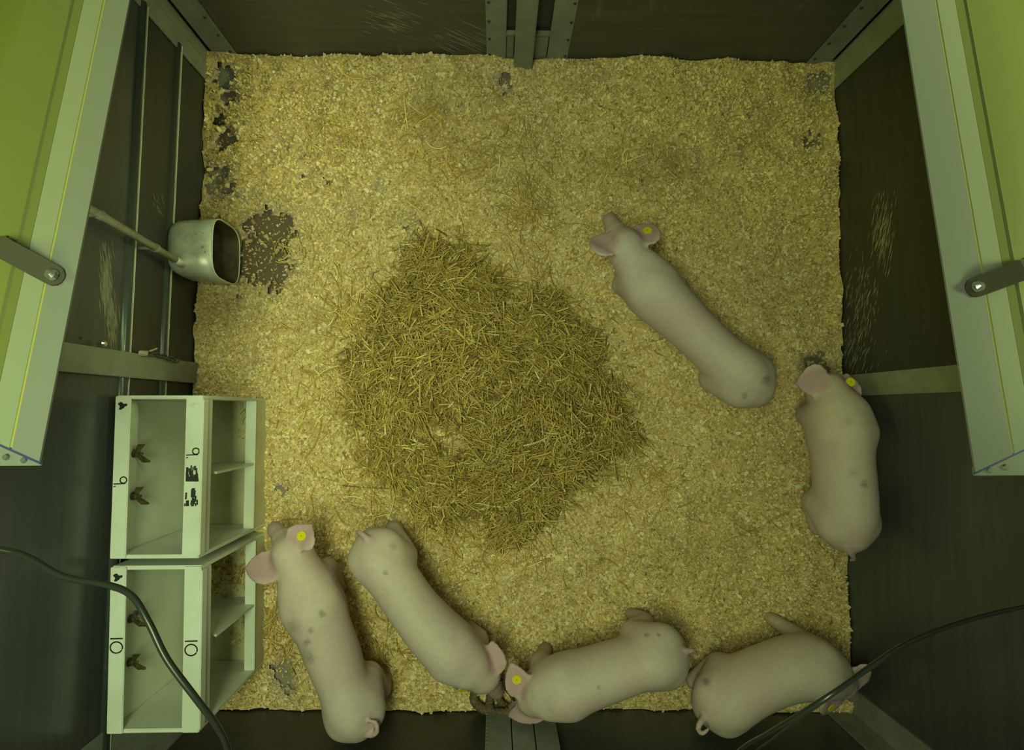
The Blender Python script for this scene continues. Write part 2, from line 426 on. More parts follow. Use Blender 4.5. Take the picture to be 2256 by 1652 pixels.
PILE = [(900, 1010, 90, 60, .05), (985, 1080, 80, 75, .06), (850, 900, 80, 60, .05), (985, 640, 100, 95, .10), (1040, 640, 70, 60, .06), (930, 700, 110, 90, .09), (860, 800, 95, 75, .07), (960, 800, 130, 90, .11), (1060, 780, 130, 110, .10), (1185, 730, 70, 90, .08), (1250, 800, 80, 90, .09),
        (1290, 900, 85, 90, .10), (1230, 960, 130, 110, .15), (1150, 1000, 120, 100, .13), (1080, 880, 130, 90, .09), (1130, 1090, 110, 70, .08), (1330, 960, 70, 45, .05), (960, 890, 110, 50, .06), (1040, 1060, 80, 60, .05), (950, 575, 60, 45, .04), (1120, 1150, 60, 45, .04)]
HOLES = [(988, 952, 48, 34, .10)]


def pile_h(x, y):
    wx = .05 * (vnoise(x, y, 10, 51) - .5) + .03 * (vnoise(x, y, 28, 52) - .5); wy = .05 * (vnoise(x, y, 10, 53) - .5) + .03 * (vnoise(x, y, 28, 54) - .5)
    u, v = pix(np.stack([x + wx, y + wy, np.full_like(x, .05)], -1)); m = np.zeros_like(x)
    for a, b, ra, rb, k in PILE:
        d = ((u - a) / ra) ** 2 + ((v - b) / rb) ** 2
        m = np.maximum(m, k * np.clip(1 - d, 0, 1) ** .6)
    for a, b, ra, rb, k in HOLES:
        m -= k * np.exp(-((u - a) / ra) ** 2 - ((v - b) / rb) ** 2)
    return m * (.45 + .75 * vnoise(x, y, 9, 31) + .35 * vnoise(x, y, 20, 32))


def bed_h(x, y):
    h = .022 + .034 * (vnoise(x, y, 3.0, 1) - .35) + .026 * (vnoise(x, y, 8, 2) - .5) + .020 * (vnoise(x, y, 22, 3) - .5)
    return np.maximum(h, .009) * np.where(bare(x, y) > .78, 0, 1 - .65 * np.clip(bare(x, y), 0, .78))


nx, ny = 480, 486
gx, gy = np.meshgrid(np.linspace(xs0, xs1, nx), np.linspace(ys0, ys1, ny), indexing='ij')
gz = bed_h(gx.ravel(), gy.ravel()).reshape(gx.shape)
okv = inside(gx, gy, .002) & (gz > .0045)
idx = np.arange(nx * ny).reshape(nx, ny)
q = np.stack([idx[:-1, :-1], idx[1:, :-1], idx[1:, 1:], idx[:-1, 1:]], -1).reshape(-1, 4)
q = q[okv.ravel()[q].all(1)]
bv = np.stack([gx.ravel(), gy.ravel(), gz.ravel()], -1)
used = np.unique(q); remap = np.full(nx * ny, -1); remap[used] = np.arange(len(used))
bv = bv[used]; q = remap[q]
PAL = np.array([(.84, .63, .32), (.78, .57, .26), (.66, .46, .19), (.88, .73, .45), (.46, .30, .12), (.82, .69, .48)])
DAMPC = np.array((.38, .25, .085))


def tint(c, x, y):
    d = damp(x, y)[:, None]
    return c * (1 - d) + (c * .45 + DAMPC * .42) * d


bmix = np.clip(blobs(BARE, bv[:, 0], bv[:, 1]) * 1.6, 0, 1)[:, None]
bc = tint((np.array((.66, .46, .20)) * (1 - bmix) + np.array((.50, .37, .29)) * bmix) * (.75 + .5 * rng.random((len(bv), 1))), bv[:, 0], bv[:, 1])
NF = 210000
fx = rng.uniform(xs0, xs1, NF); fy = rng.uniform(ys0, ys1, NF)
br = bare(fx, fy)
keep = inside(fx, fy, .009) & (rng.random(NF) > np.clip((br - .16) * 1.25, 0, .84)) & ~((pile_h(fx, fy) > .05) & (rng.random(NF) < .8))
fx, fy = fx[keep], fy[keep]; n = len(fx)
ln = rng.uniform(.004, .0105, n) * rng.choice([1, 1, 1, 1.8, 2.4], n, p=[.25, .25, .25, .19, .06]); wdt = ln * rng.uniform(.4, .8, n)
yaw = rng.uniform(0, 2 * math.pi, n); tl = rng.normal(0, .38, n); rl = rng.normal(0, .36, n); curl = rng.uniform(-.55, .55, n)
fz = bed_h(fx, fy) + rng.uniform(.001, .007, n)
ax = np.stack([np.cos(yaw) * np.cos(tl), np.sin(yaw) * np.cos(tl), np.sin(tl)], -1)
sd = np.stack([-np.sin(yaw) * np.cos(rl), np.cos(yaw) * np.cos(rl), np.sin(rl)], -1)
up = np.cross(ax, sd)
c = np.stack([fx, fy, fz], -1)
P = []
for t, h in ((-1, 0), (0, 1), (1, 0)):
    for s in (-1, 1):
        P.append(c + ax * (t * ln / 2)[:, None] + sd * (s * wdt / 2)[:, None] * (1 if t == 0 else .75) + up * (h * curl * ln * .5)[:, None])
fv = np.stack(P, 1).reshape(-1, 3); fv[:, 2] = np.maximum(fv[:, 2], .0015)
o6 = (np.arange(n) * 6)[:, None]
ff = np.concatenate([o6 + np.array([[0, 1, 3, 2]]), o6 + np.array([[2, 3, 5, 4]])])
fc = PAL[rng.choice(6, n, p=[.28, .23, .18, .13, .11, .07])] * (.82 + .36 * rng.random((n, 1)))
fc = np.repeat(tint(fc, fx, fy), 6, 0)
allv = np.concatenate([bv, fv]); allf = np.concatenate([q, ff + len(bv)]); allc = np.concatenate([bc, fc])
sh = mesh_np('wood_shavings', allv, allf, M['shaving'], allc)
tag(sh, 'loose pale wood shavings spread over the whole pen floor', 'bedding', kind='stuff')


# straw
def strands(x, y, z, yaw, pitch, ln, w, bend, cols):
    n = len(x); K = 5; ts = np.linspace(-.5, .5, K); vs = []
    for t in ts:
        a = yaw + bend * t
        d = np.stack([np.cos(a) * np.cos(pitch), np.sin(a) * np.cos(pitch), np.sin(pitch)], -1)
        c = np.stack([x, y, z], -1) + d * (t * ln)[:, None]
        c[:, 2] -= (np.abs(t) ** 2) * ln * .12
        s = np.stack([-np.sin(a), np.cos(a), np.zeros(n)], -1)
        u = np.stack([np.zeros(n), np.zeros(n), np.ones(n)], -1)
        for k in range(3):
            an = 2 * math.pi * k / 3 + .5
            vs.append(c + s * (w * math.cos(an))[:, None] + u * (w * .6 * math.sin(an))[:, None])
    v = np.stack(vs, 1).reshape(-1, 3); v[:, 2] = np.maximum(v[:, 2], .002)
    f = []
    for i in range(K - 1):
        for k in range(3):
            f.append([i * 3 + k, i * 3 + (k + 1) % 3, (i + 1) * 3 + (k + 1) % 3, (i + 1) * 3 + k])
    f = (np.arange(n) * K * 3)[:, None, None] + np.array(f)[None]
    return v, f.reshape(-1, 4), np.repeat(cols, K * 3, 0)


SPAL = np.array([(.70, .49, .15), (.60, .40, .11), (.44, .28, .075), (.84, .68, .30), (.28, .175, .06)])


def straw_cols(n):
    return SPAL[rng.choice(5, n, p=[.33, .29, .21, .08, .09])] * (.75 + .5 * rng.random((n, 1)))


c0_ = at(1085, 860); NS = 60000
x = c0_[0] + rng.uniform(-.62, .62, NS); y = c0_[1] + rng.uniform(-.68, .68, NS)
h = pile_h(x, y)
prob = np.clip(h / .05, 0, 1); fringe = np.exp(-(np.clip(.004 - h, 0, 1) / .02))
u_, v_ = pix(np.stack([x, y, np.zeros_like(x)], -1))
near = np.zeros(NS)
for a, b, ra, rb, k in PILE:
    near = np.maximum(near, np.exp(-1.5 * np.clip(np.sqrt(((u_ - a) / ra) ** 2 + ((v_ - b) / rb) ** 2) - .9, 0, 9) * 4))
keep = rng.random(NS) < np.where(h > .008, .26 + .22 * prob, .34 * near)
x, y, h = x[keep], y[keep], np.maximum(h[keep], 0); n = len(x)
swirl = np.arctan2(y - c0_[1], x - c0_[0]) + math.pi / 2
yaw = np.where(rng.random(n) < .45, swirl + rng.normal(0, .5, n) + 2.2 * (vnoise(x, y, 5, 41) - .5), rng.uniform(0, 2 * math.pi, n))
z = bed_h(x, y) + h * rng.uniform(.55, 1.02, n) + .006
sv, sf, sc = strands(x, y, z, yaw, rng.normal(0, .30, n), rng.gamma(3, .018, n) + .018, rng.choice([.0012, .0019, .0028, .0040], n, p=[.3, .34, .25, .11]), rng.normal(0, .25, n), straw_cols(n))
# the packed core of the pile
nx2 = 130; gx2, gy2 = np.meshgrid(np.linspace(c0_[0] - .65, c0_[0] + .65, nx2), np.linspace(c0_[1] - .7, c0_[1] + .7, nx2), indexing='ij')
hz = pile_h(gx2.ravel(), gy2.ravel()); zz = bed_h(gx2.ravel(), gy2.ravel()) + hz * .72 - .004
id2 = np.arange(nx2 * nx2).reshape(nx2, nx2)
q2 = np.stack([id2[:-1, :-1], id2[1:, :-1], id2[1:, 1:], id2[:-1, 1:]], -1).reshape(-1, 4); q2 = q2[(hz[q2] > .012).all(1)]
us = np.unique(q2); rm = np.full(nx2 * nx2, -1); rm[us] = np.arange(len(us))
pv = np.stack([gx2.ravel(), gy2.ravel(), zz], -1)[us]; q2 = rm[q2]
pc = np.tile((.26, .175, .045), (len(pv), 1)) * (.7 + .6 * rng.random((len(pv), 1)))
st = mesh_np('straw_pile', np.concatenate([pv, sv]), np.concatenate([q2, sf + len(pv)]), M['straw'], np.concatenate([pc, sc]))
tag(st, 'heap of golden straw in the middle of the pen floor', 'straw', kind='stuff')
# loose straw
LOOSE = [(750, 300, 60, 60, 70), (1010, 360, 90, 50, 90), (1150, 320, 80, 60, 50), (1160, 470, 55, 60, 120), (760, 700, 60, 50, 60), (640, 560, 40, 40, 26), (930, 270, 60, 30, 50), (600, 1380, 24, 90, 46), (1000, 1200, 160, 60, 70),
         (830, 1120, 80, 60, 30), (1420, 1060, 90, 90, 40), (780, 180, 40, 14, 14), (1130, 170, 40, 20, 16), (1650, 280, 40, 60, 14), (1660, 1150, 60, 60, 10), (840, 1420, 60, 60, 22), (1400, 390, 60, 60, 26), (720, 900, 70, 90, 50), (1100, 760, 620, 560, 420), (790, 690, 70, 60, 90), (760, 860, 80, 110, 110), (900, 1000, 120, 70, 130), (1380, 1010, 70, 90, 70), (980, 1100, 110, 70, 110), (1120, 1210, 120, 50, 70), (1180, 640, 80, 60, 60), (640, 1380, 40, 110, 60), (840, 1440, 50, 80, 50)]
lx, ly = [], []
for a, b, ra, rb, k in LOOSE:
    for _ in range(k):
        p = at(a + random.gauss(0, ra * .6), b + random.gauss(0, rb * .6)); lx.append(p[0]); ly.append(p[1])
x = np.array(lx); y = np.array(ly); ok = inside(x, y, .10); x, y = x[ok], y[ok]; n = len(x)
yaw = np.where(rng.random(n) < .5, 4 * vnoise(x, y, 4, 44) + rng.normal(0, .4, n), rng.uniform(0, 7, n))
lv, lf, lc = strands(x, y, bed_h(x, y) + .015, yaw, rng.normal(0, .08, n), rng.gamma(4, .014, n) + .02, rng.choice([.0011, .0016, .0024], n), rng.normal(0, .5, n), np.maximum(straw_cols(n), (.42, .29, .09)) * 1.3)
ls = mesh_np('loose_straw', lv, lf, M['straw'], lc)
tag(ls, 'loose golden straws strewn singly over the pale wood shavings', 'straw', kind='stuff')


# ------------------------------------------------------------------ pigs: one continuous skin per animal, from a smooth union of tapered limbs
class Field:
    def __init__(s, lo, hi, h):
        s.h = h; s.lo = np.array(lo); s.n = np.ceil((np.array(hi) - s.lo) / h).astype(int) + 1
        s.d = np.full(s.n, .2, np.float32); s.ax = [s.lo[i] + h * np.arange(s.n[i]) for i in range(3)]
    def block(s, lo, hi):
        a = np.clip(((np.array(lo) - s.lo) / s.h).astype(int), 0, s.n - 1); b = np.clip(((np.array(hi) - s.lo) / s.h).astype(int) + 2, 1, s.n)
        sl = tuple(slice(i, j) for i, j in zip(a, b))
        g = np.meshgrid(s.ax[0][sl[0]], s.ax[1][sl[1]], s.ax[2][sl[2]], indexing='ij')
        return sl, np.stack(g, -1)
    def merge(s, sl, d, k):
        o = s.d[sl]
        if k <= 0: s.d[sl] = np.minimum(o, d)
        else:
            hh = np.clip(k - np.abs(o - d), 0, None) / k
            s.d[sl] = np.minimum(o, d) - hh * hh * k * .25
    def chain(s, pts, rs, k, zs=1.0):
        pts = np.array(pts, float); m = max(rs) * max(1, zs) + k + .02
        sl, g = s.block(pts.min(0) - m, pts.max(0) + m); best = None
        for i in range(len(pts) - 1):
            a, b = pts[i], pts[i + 1]; w = np.array([1, 1, 1 / zs]); ba = (b - a) * w; pa = (g - a) * w
            t = np.clip((pa @ ba) / max(ba @ ba, 1e-9), 0, 1)
            d = np.linalg.norm(pa - t[..., None] * ba, axis=-1) - (rs[i] + t * (rs[i + 1] - rs[i]))
            best = d if best is None else np.minimum(best, d)
        s.merge(sl, best, k)
    def leaf(s, base, tip, nrm, w, th, k, cup=6.0):
        base, tip, nrm = map(lambda q: np.array(q, float), (base, tip, nrm)); a = tip - base; L = np.linalg.norm(a); a /= L
        nrm = nrm - a * (nrm @ a); nrm /= np.linalg.norm(nrm); sd = np.cross(nrm, a)
        m = w + .03; sl, g = s.block(np.minimum(base, tip) - m, np.maximum(base, tip) + m); p = g - base
        t = p @ a / L; u = p @ sd; tc = np.clip(t, 0, 1)
        prof = np.interp(tc, [0, .12, .35, .6, .8, .93, 1], [.50, .84, 1.0, .86, .56, .29, .06]) * w / 2
        nn = p @ nrm - cup * np.minimum(u * u, .0009) + .25 * L * (tc - .45) ** 2 * .6
        d = np.sqrt(np.maximum(np.abs(u) - prof, 0) ** 2 + (np.clip(np.maximum(-t, t - 1), 0, None) * L) ** 2 + nn ** 2) - th
        s.merge(sl, d, k)
    def mesh(s):
        d = s.d; nx, ny, nz = d.shape
        c = np.stack([d[i:nx - 1 + i, j:ny - 1 + j, k:nz - 1 + k] for i in (0, 1) for j in (0, 1) for k in (0, 1)], -1)
        neg = (c < 0).sum(-1); act = (neg > 0) & (neg < 8); ci = np.argwhere(act); cv = c[act]
        offs = np.array([(i, j, k) for i in (0, 1) for j in (0, 1) for k in (0, 1)], float)
        acc = np.zeros((len(ci), 3)); cnt = np.zeros(len(ci))
        for a in range(8):
            for b in range(a + 1, 8):
                if np.abs(offs[a] - offs[b]).sum() != 1: continue
                x = (cv[:, a] < 0) != (cv[:, b] < 0); t = np.where(x, cv[:, a] / np.where(x, cv[:, a] - cv[:, b], 1), 0)
                acc += np.where(x[:, None], offs[a] + t[:, None] * (offs[b] - offs[a]), 0); cnt += x
        vt = s.lo + s.h * (ci + acc / cnt[:, None])
        im = np.full(act.shape, -1); im[act] = np.arange(len(ci)); fs = []
        sg = d < 0
        for axis in range(3):
            e = [slice(None)] * 3; e2 = [slice(None)] * 3; e[axis] = slice(0, -1); e2[axis] = slice(1, None)
            ch = sg[tuple(e)] != sg[tuple(e2)]; b, cx_ = [(1, 2), (2, 0), (0, 1)][axis]
            pp = np.argwhere(ch); pp = pp[(pp[:, b] > 0) & (pp[:, cx_] > 0) & (pp[:, b] < d.shape[b] - 1) & (pp[:, cx_] < d.shape[cx_] - 1)]
            def cell(db, dc):
                z = pp.copy(); z[:, b] -= db; z[:, cx_] -= dc; return im[z[:, 0], z[:, 1], z[:, 2]]
            qd = np.stack([cell(1, 1), cell(0, 1), cell(0, 0), cell(1, 0)], -1)
            inn = sg[pp[:, 0], pp[:, 1], pp[:, 2]]
            qd[~inn] = qd[~inn][:, ::-1]; fs.append(qd)
        fs = np.concatenate(fs); fs = fs[(fs >= 0).all(1)]
        for it in range(4):      # light fairing
            A = np.zeros_like(vt); C = np.zeros(len(vt))
            for k in range(4):
                a, b = fs[:, k], fs[:, (k + 1) % 4]
                np.add.at(A, a, vt[b]); np.add.at(C, a, 1)
            lam = .5 if it % 2 == 0 else -.3
            vt = vt + lam * (A / np.maximum(C, 1)[:, None] - vt)
        return vt, fs


def spline(P, m):
    P = np.array(P, float); n = len(P); out = []
    for i in range(n - 1):
        a, b, c, d = P[max(i - 1, 0)], P[i], P[i + 1], P[min(i + 2, n - 1)]
        for k in range(m):
            t = k / m; out.append(.5 * ((2 * b) + (c - a) * t + (2 * a - 5 * b + 4 * c - d) * t * t + (3 * b - a - 3 * c + d) * t ** 3))
    out.append(P[-1]); return np.array(out)


SKIN = np.array((.61, .48, .44)); PINK = np.array((.61, .41, .41)); EARC = np.array((.55, .34, .38))
hoof_mb = MB()
for s in (-1, 1):
    hoof_mb.hexa([(s * .002, -.020, 0), (s * .017, -.016, 0), (s * .014, .028, 0), (s * .004, .030, 0), (s * .002, -.016, .024), (s * .013, -.013, .024), (s * .010, .014, .022), (s * .004, .015, .022)])
_h = hoof_mb.build('hoof', M['hoofm'], bevel=.002); hoof_mesh = _h.data; bpy.data.objects.remove(_h)
tag_mb = MB().disc((0, 0, 0), (0, 0, 1), .0165, .0022, 24, .0160)
_t = tag_mb.build('ear_tag', M['tagm']); tag_mesh = _t.data; bpy.data.objects.remove(_t)
_t = MB().disc((0, 0, .0022), (0, 0, 1), .0016, .0006, 8).build('tag_stud', M['ink']); stud_mesh = _t.data; bpy.data.objects.remove(_t)
bm = bmesh.new(); bmesh.ops.create_uvsphere(bm, u_segments=12, v_segments=8, radius=.0075); eye_mesh = bpy.data.meshes.new('eye'); bm.to_mesh(eye_mesh); bm.free(); eye_mesh.materials.append(M['eye']); eye_mesh.shade_smooth()
BED = .022


def pig(label, spine, poll, snout, ears, feet, tail, marks=(), back=(1.22, 1.22), knees=None, zoff=0.0):
    """spine: rump to neck (u, v, half width in px, centre height); everything is set out on the floor plan through at()"""
    sp = []
    for u, v, hw, z in spine:
        p = at(u, v, z); sp.append((*p, hw * (H - z) / F))
    sp = np.array(sp); sp[:, 3] *= np.interp(np.linspace(0, 1, len(sp)), np.linspace(0, 1, 8), [1.0, 1.03, .95, .93, .97, 1.04, .94, .92])
    fine = spline(sp, 6); C, R = fine[:, :3], fine[:, 3]
    pl = at(*poll); sn = at(*snout)
    lo = C.min(0) - .25; hi = C.max(0) + .25
    for q_ in (pl, sn): lo = np.minimum(lo, q_ - .15); hi = np.maximum(hi, q_ + .15)
    lo[2] = 0.0; hi[2] = max(hi[2], .56)
    fd = Field(lo, hi, .006)
    fd.chain(C, R, 0, 1.20)
    T = lambda i: (fine[min(i + 1, len(fine) - 1), :3] - fine[max(i - 1, 0), :3])
    head = (C[-1] - C[0]); head /= np.linalg.norm(head)
    # legs
    ih = int(.13 * (len(C) - 1)); ifr = int(.84 * (len(C) - 1)); hoofs = []
    for nm, i, sg in (('hl', ih, 1), ('hr', ih, -1), ('fl', ifr, 1), ('fr', ifr, -1)):
        t = T(i); t[2] = 0; t /= np.linalg.norm(t); s = np.array([-t[1], t[0], 0]) * sg; c = C[i]; r = R[i]
        ft = feet.get(nm)
        foot = at(*ft, BED) if ft else np.array([*(c[:2] + s[:2] * r * .62 + t[:2] * (.01 if nm[0] == 'f' else -.03)), BED])
        fdir = t
        if nm[0] == 'h':
            hip = c + s * r * .46 + np.array([0, 0, .0]); knee = c + s * r * .56 + t * .055 + np.array([0, 0, -.085])
            hock = (foot + knee) / 2 - t * .05 ; hock[2] = .125
            past = foot * .85 + hock * .15; past[2] = .055
            fd.chain(spline([hip, knee, hock, past, foot + np.array([0, 0, .012])], 4), list(spline(np.array([[r * .62], [.050], [.033], [.025], [.023]]), 4)[:, 0]), .035)
        else:
            hip = c + s * r * .52 + np.array([0, 0, .0]); knee = c + s * r * .58 + np.array([0, 0, -.105]) + t * .012
            car = (foot + knee) / 2 + t * .008; car[2] = .115
            past = foot * .85 + car * .15; past[2] = .055
            fd.chain(spline([hip, knee, car, past, foot + np.array([0, 0, .012])], 4), list(spline(np.array([[r * .56], [.043], [.034], [.026], [.023]]), 4)[:, 0]), .03)
        hoofs.append((foot, math.atan2(fdir[1], fdir[0]) - math.pi / 2))
    # shoulder blades and hams stand a little proud of the back
    for fr, dr, k0_, dz, ln_ in ((.80, .50, .40, .040, .07), (.14, .50, .40, .02, .06)):
        i = int(fr * (len(C) - 1)); t = T(i); t /= np.linalg.norm(t); s_ = np.array([-t[1], t[0], 0]); r = R[i]
        for sg in (-1, 1):
            m_ = C[i] + s_ * sg * r * k0_ + np.array([0, 0, dz]); fd.chain([m_ - t * ln_ * .5 + s_ * sg * .008, m_ + t * ln_ * .5 - s_ * sg * .006], [r * .60, r * .54], .022)
    # neck, head, snout
    nk = C[-1]; hd = sn - pl; hl = np.linalg.norm(hd); hd /= hl
    lat = np.cross((0, 0, 1), hd); lat /= np.linalg.norm(lat); upv = np.cross(hd, lat)
    fd.chain([nk, pl * .98 + nk * .02], [R[-1] * .98, .056], .045, 1.1)
    fd.chain([pl, pl + hd * hl * .55 - upv * .008, sn - hd * .02], [.056, .043, .028], .03)
    fd.chain([pl - upv * .03 + hd * .01 + lat * .022, pl + hd * hl * .42 - upv * .032 + lat * .012], [.038, .026], .03)
    fd.chain([pl - upv * .03 + hd * .01 - lat * .022, pl + hd * hl * .42 - upv * .032 - lat * .012], [.038, .026], .03)
    fd.chain([sn - hd * .012, sn], [.0285, .0295], .008)
    ear_info = []
    for sgn, (tu, tv, tz), w, tagged in ears:
        base = pl + lat * sgn * .044 + upv * .024 - hd * .030; tip = at(tu, tv, tz)
        nrm = np.array([0, 0, 1.0]) + .35 * hd - lat * sgn * .15
        fd.leaf(base, tip, nrm, w * 1.42, .0052, .014)
        ear_info.append((base, tip, nrm, tagged))
    tp = spline([at(*p) for p in tail], 5); fd.chain(tp, list(np.linspace(.0125, .0055, len(tp))), .012)
    vt, fs = fd.mesh()
    # skin tone: pinker ears, snout, tail, feet; faint flush and dirt
    n = len(vt); col = np.tile(SKIN, (n, 1))
    fl_ = np.clip((vnoise(vt[:, 0] + vt[:, 2], vt[:, 1], 9, 61) - .45) * 2.2, 0, 1)[:, None] * .5
    col = col * (1 - fl_) + PINK * fl_
    def blend(w, cc):
        nonlocal col
        w = np.clip(w, 0, 1)[:, None]; col = col * (1 - w) + np.array(cc) * w
    for base, tip, nrm, tg in ear_info:
        a = tip - base; t = np.clip(((vt - base) @ a) / (a @ a), 0, 1); d = np.linalg.norm(vt - base - t[:, None] * a, axis=1)
        blend((1 - np.clip((d - .035) / .02, 0, 1)) * np.clip((((vt - base) @ a) / (a @ a) + .05) / .15, 0, 1), EARC)
    blend(1 - np.clip((np.linalg.norm(vt - sn, axis=1) - .03) / .05, 0, 1), (.46, .29, .27))
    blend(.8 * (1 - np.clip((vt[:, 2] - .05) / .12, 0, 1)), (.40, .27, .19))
    dt = np.min(np.linalg.norm(vt[:, None] - tp[None, 2::3], axis=2), axis=1); blend(.7 * (1 - np.clip((dt - .012) / .02, 0, 1)), EARC)
    dirt = np.clip((vnoise(vt[:, 0] * 1.3 + vt[:, 2], vt[:, 1] - vt[:, 2], 14, 71) - .62) * 2, 0, 1); blend(dirt * .10, (.20, .17, .13))
    for (u, v, z, r, k) in marks:
        pu, pv_ = pix(vt); dd = np.sqrt((pu - u) ** 2 + (pv_ - v) ** 2) / r + .9 * (vnoise(pu * .01, pv_ * .01, 22, 5) - .5)
        blend(k * np.clip(1.4 - dd, 0, 1) * (vt[:, 2] > .2), (.10, .085, .065))
    root = empty('pig', (C[len(C) // 2][0], C[len(C) // 2][1], BED))
    body = mesh_np('body', vt, fs, M['pig'], col, smooth=True, parent=root)
    def child(name, me, mw):
        o = bpy.data.objects.new(name, me); COL.objects.link(o); o.parent = root; o.matrix_local = Matrix.Translation(-root.location) @ mw; return o
    for ft, a in hoofs:
        child('hoof', hoof_mesh, Matrix.Translation(V((ft[0], ft[1], ft[2] - .012))) @ Matrix.Rotation(a, 4, 'Z'))
    for sg in (-1, 1):
        e_ = pl + hd * hl * .36 + lat * sg * .046 + upv * .014
        child('eye', eye_mesh, Matrix.Translation(V(e_)))
    for base, tip, nrm, tg in ear_info:
        if tg:
            a = tip - base; p = base + a * tg; nn = nrm - a * (nrm @ a) / (a @ a); nn /= np.linalg.norm(nn)
            # sit the tag on the ear surface
            cand = vt[np.linalg.norm((vt - p) - np.outer((vt - p) @ nn, nn), axis=1) < .012]
            hgt = ((cand - p) @ nn); hgt = hgt[hgt < .04].max() if len(hgt[hgt < .04]) else .008
            tg_ = child('ear_tag', tag_mesh, Matrix.Translation(V(p + nn * (hgt + .0012))) @ V(nn).to_track_quat('Z', 'Y').to_matrix().to_4x4())
            tg_['label'] = 'round yellow ear tag'
            sd_ = bpy.data.objects.new('tag_stud', stud_mesh); COL.objects.link(sd_); sd_.parent = tg_
    tag(root, label, 'pig', 'young pigs in the pen')
    return root


pig('pale pig standing alone beside the straw heap, head turned to the back wall',
    [(1654, 850, 50, .275), (1628, 824, 59, .285), (1584, 782, 56, .29), (1524, 724, 57, .29), (1474, 676, 60, .29), (1434, 636, 60, .29), (1408, 598, 46, .295), (1392, 572, 38, .305)],
    (1378, 542, .32), (1344, 486, .245),
    [(1, (1302, 524, .30), .080, 0), (-1, (1438, 492, .31), .076, .55)],
    {'hl': (1622, 872), 'fl': (1396, 668)}, [(1666, 850, .335), (1680, 858, .335), (1690, 868, .31), (1686, 884, .29)],
    [(1640, 873, .3, 9, .4), (1690, 838, .3, 10, .5)])
pig('pale pig pressed along the right wall, head down below the wall strip',
    [(1864, 1166, 50, .275), (1862, 1130, 60, .285), (1860, 1075, 65, .29), (1855, 1010, 64, .29), (1850, 955, 65, .29), (1846, 918, 60, .285), (1836, 884, 42, .28)],
    (1824, 858, .26), (1806, 834, .11),
    [(1, (1756, 846, .28), .084, 0), (-1, (1868, 824, .28), .080, .55)],
    {'hl': (1788, 1150), 'fl': (1786, 940)}, [(1866, 1200, .33), (1874, 1218, .32), (1882, 1230, .29), (1874, 1234, .26)],
    [(1905, 1068, .3, 8, .5), (1880, 1040, .3, 12, .2), (1870, 930, .3, 10, .2)])
pig('pale pig standing beside the white feeders, snout by their front lip',
    [(788, 1578, 46, .275), (778, 1552, 56, .285), (756, 1502, 55, .29), (734, 1442, 60, .29), (712, 1384, 59, .29), (692, 1332, 61, .29), (672, 1284, 50, .295), (656, 1250, 41, .305)],
    (640, 1218, .32), (607, 1166, .225),
    [(1, (540, 1250, .31), .076, 0), (-1, (684, 1156, .34), .082, .45)],
    {'fr': (752, 1292)}, [(794, 1600, .33), (814, 1618, .34), (830, 1612, .36), (828, 1592, .37), (814, 1588, .37)],
    [(684, 1388, .3, 6, .5), (710, 1352, .3, 7, .5), (676, 1415, .3, 6, .5), (672, 1440, .3, 22, .25), (686, 1452, .3, 9, .25), (648, 1380, .28, 16, .3)])
pig('pale pig with its rump to the straw heap and its ears over the brown rope',
    [(824, 1208, 44, .275), (840, 1234, 54, .285), (872, 1282, 56, .29), (914, 1342, 58, .29), (960, 1396, 60, .29), (998, 1432, 57, .285), (1032, 1458, 44, .28), (1048, 1470, 38, .275)],
    (1064, 1484, .26), (1094, 1522, .12),
    [(1, (1084, 1414, .29), .062, 0), (-1, (1014, 1520, .24), .064, .75)],
    {'fl': (1034, 1374)}, [(822, 1200, .34), (806, 1184, .345), (792, 1172, .33), (786, 1172, .31)],
    [(849, 1262, .3, 6, .6), (866, 1202, .3, 8, .3)])
pig('pale pig between two others along the front wall, facing left, grey-tipped tail',
    [(1466, 1440, 50, .275), (1444, 1446, 59, .285), (1400, 1460, 59, .29), (1350, 1476, 62, .29), (1290, 1496, 62, .29), (1244, 1510, 61, .285), (1210, 1520, 48, .275), (1192, 1526, 40, .27)],
    (1176, 1534, .24), (1134, 1562, .09),
    [(1, (1120, 1580, .20), .058, 0), (-1, (1126, 1464, .29), .066, .55)],
    {'hr': (1386, 1348), 'fr': (1202, 1424)}, [(1492, 1434, .34), (1512, 1434, .345), (1528, 1433, .335), (1534, 1442, .30)],
    [(1425, 1400, .3, 5, .6), (1452, 1398, .3, 4, .5), (1318, 1514, .3, 4, .5), (1518, 1420, .3, 12, .4)])
pig('pale pig at the front wall with its head in the right-hand corner under the cable',
    [(1576, 1550, 50, .275), (1600, 1538, 60, .285), (1648, 1508, 65, .29), (1704, 1484, 66, .29), (1752, 1470, 66, .29), (1788, 1468, 62, .285), (1816, 1478, 48, .27), (1830, 1486, 40, .255)],
    (1846, 1498, .22), (1876, 1528, .09),
    [(1, (1914, 1500, .235), .082, 0), (-1, (1822, 1574, .21), .088, .62)],
    {'fl': (1690, 1356), 'hl': (1524, 1486)}, [(1558, 1576, .33), (1544, 1590, .35), (1538, 1606, .36), (1548, 1616, .38), (1560, 1606, .38)],
    [(1556, 1502, .3, 9, .6)])

# ------------------------------------------------------------------ feeders
FT = .53                                         # feeder height


def stroke(mb, pts, w, z):
    pts = [np.array(p, float) for p in pts]; vs = []
    for i, p in enumerate(pts):
        t = pts[min(i + 1, len(pts) - 1)] - pts[max(i - 1, 0)]; t /= np.linalg.norm(t) + 1e-9; s = np.array([-t[1], t[0]]) * w / 2
        vs += [(*(p + s), z), (*(p - s), z)]
    mb.add(vs, [(2 * i, 2 * i + 1, 2 * i + 3, 2 * i + 2) for i in range(len(pts) - 1)])


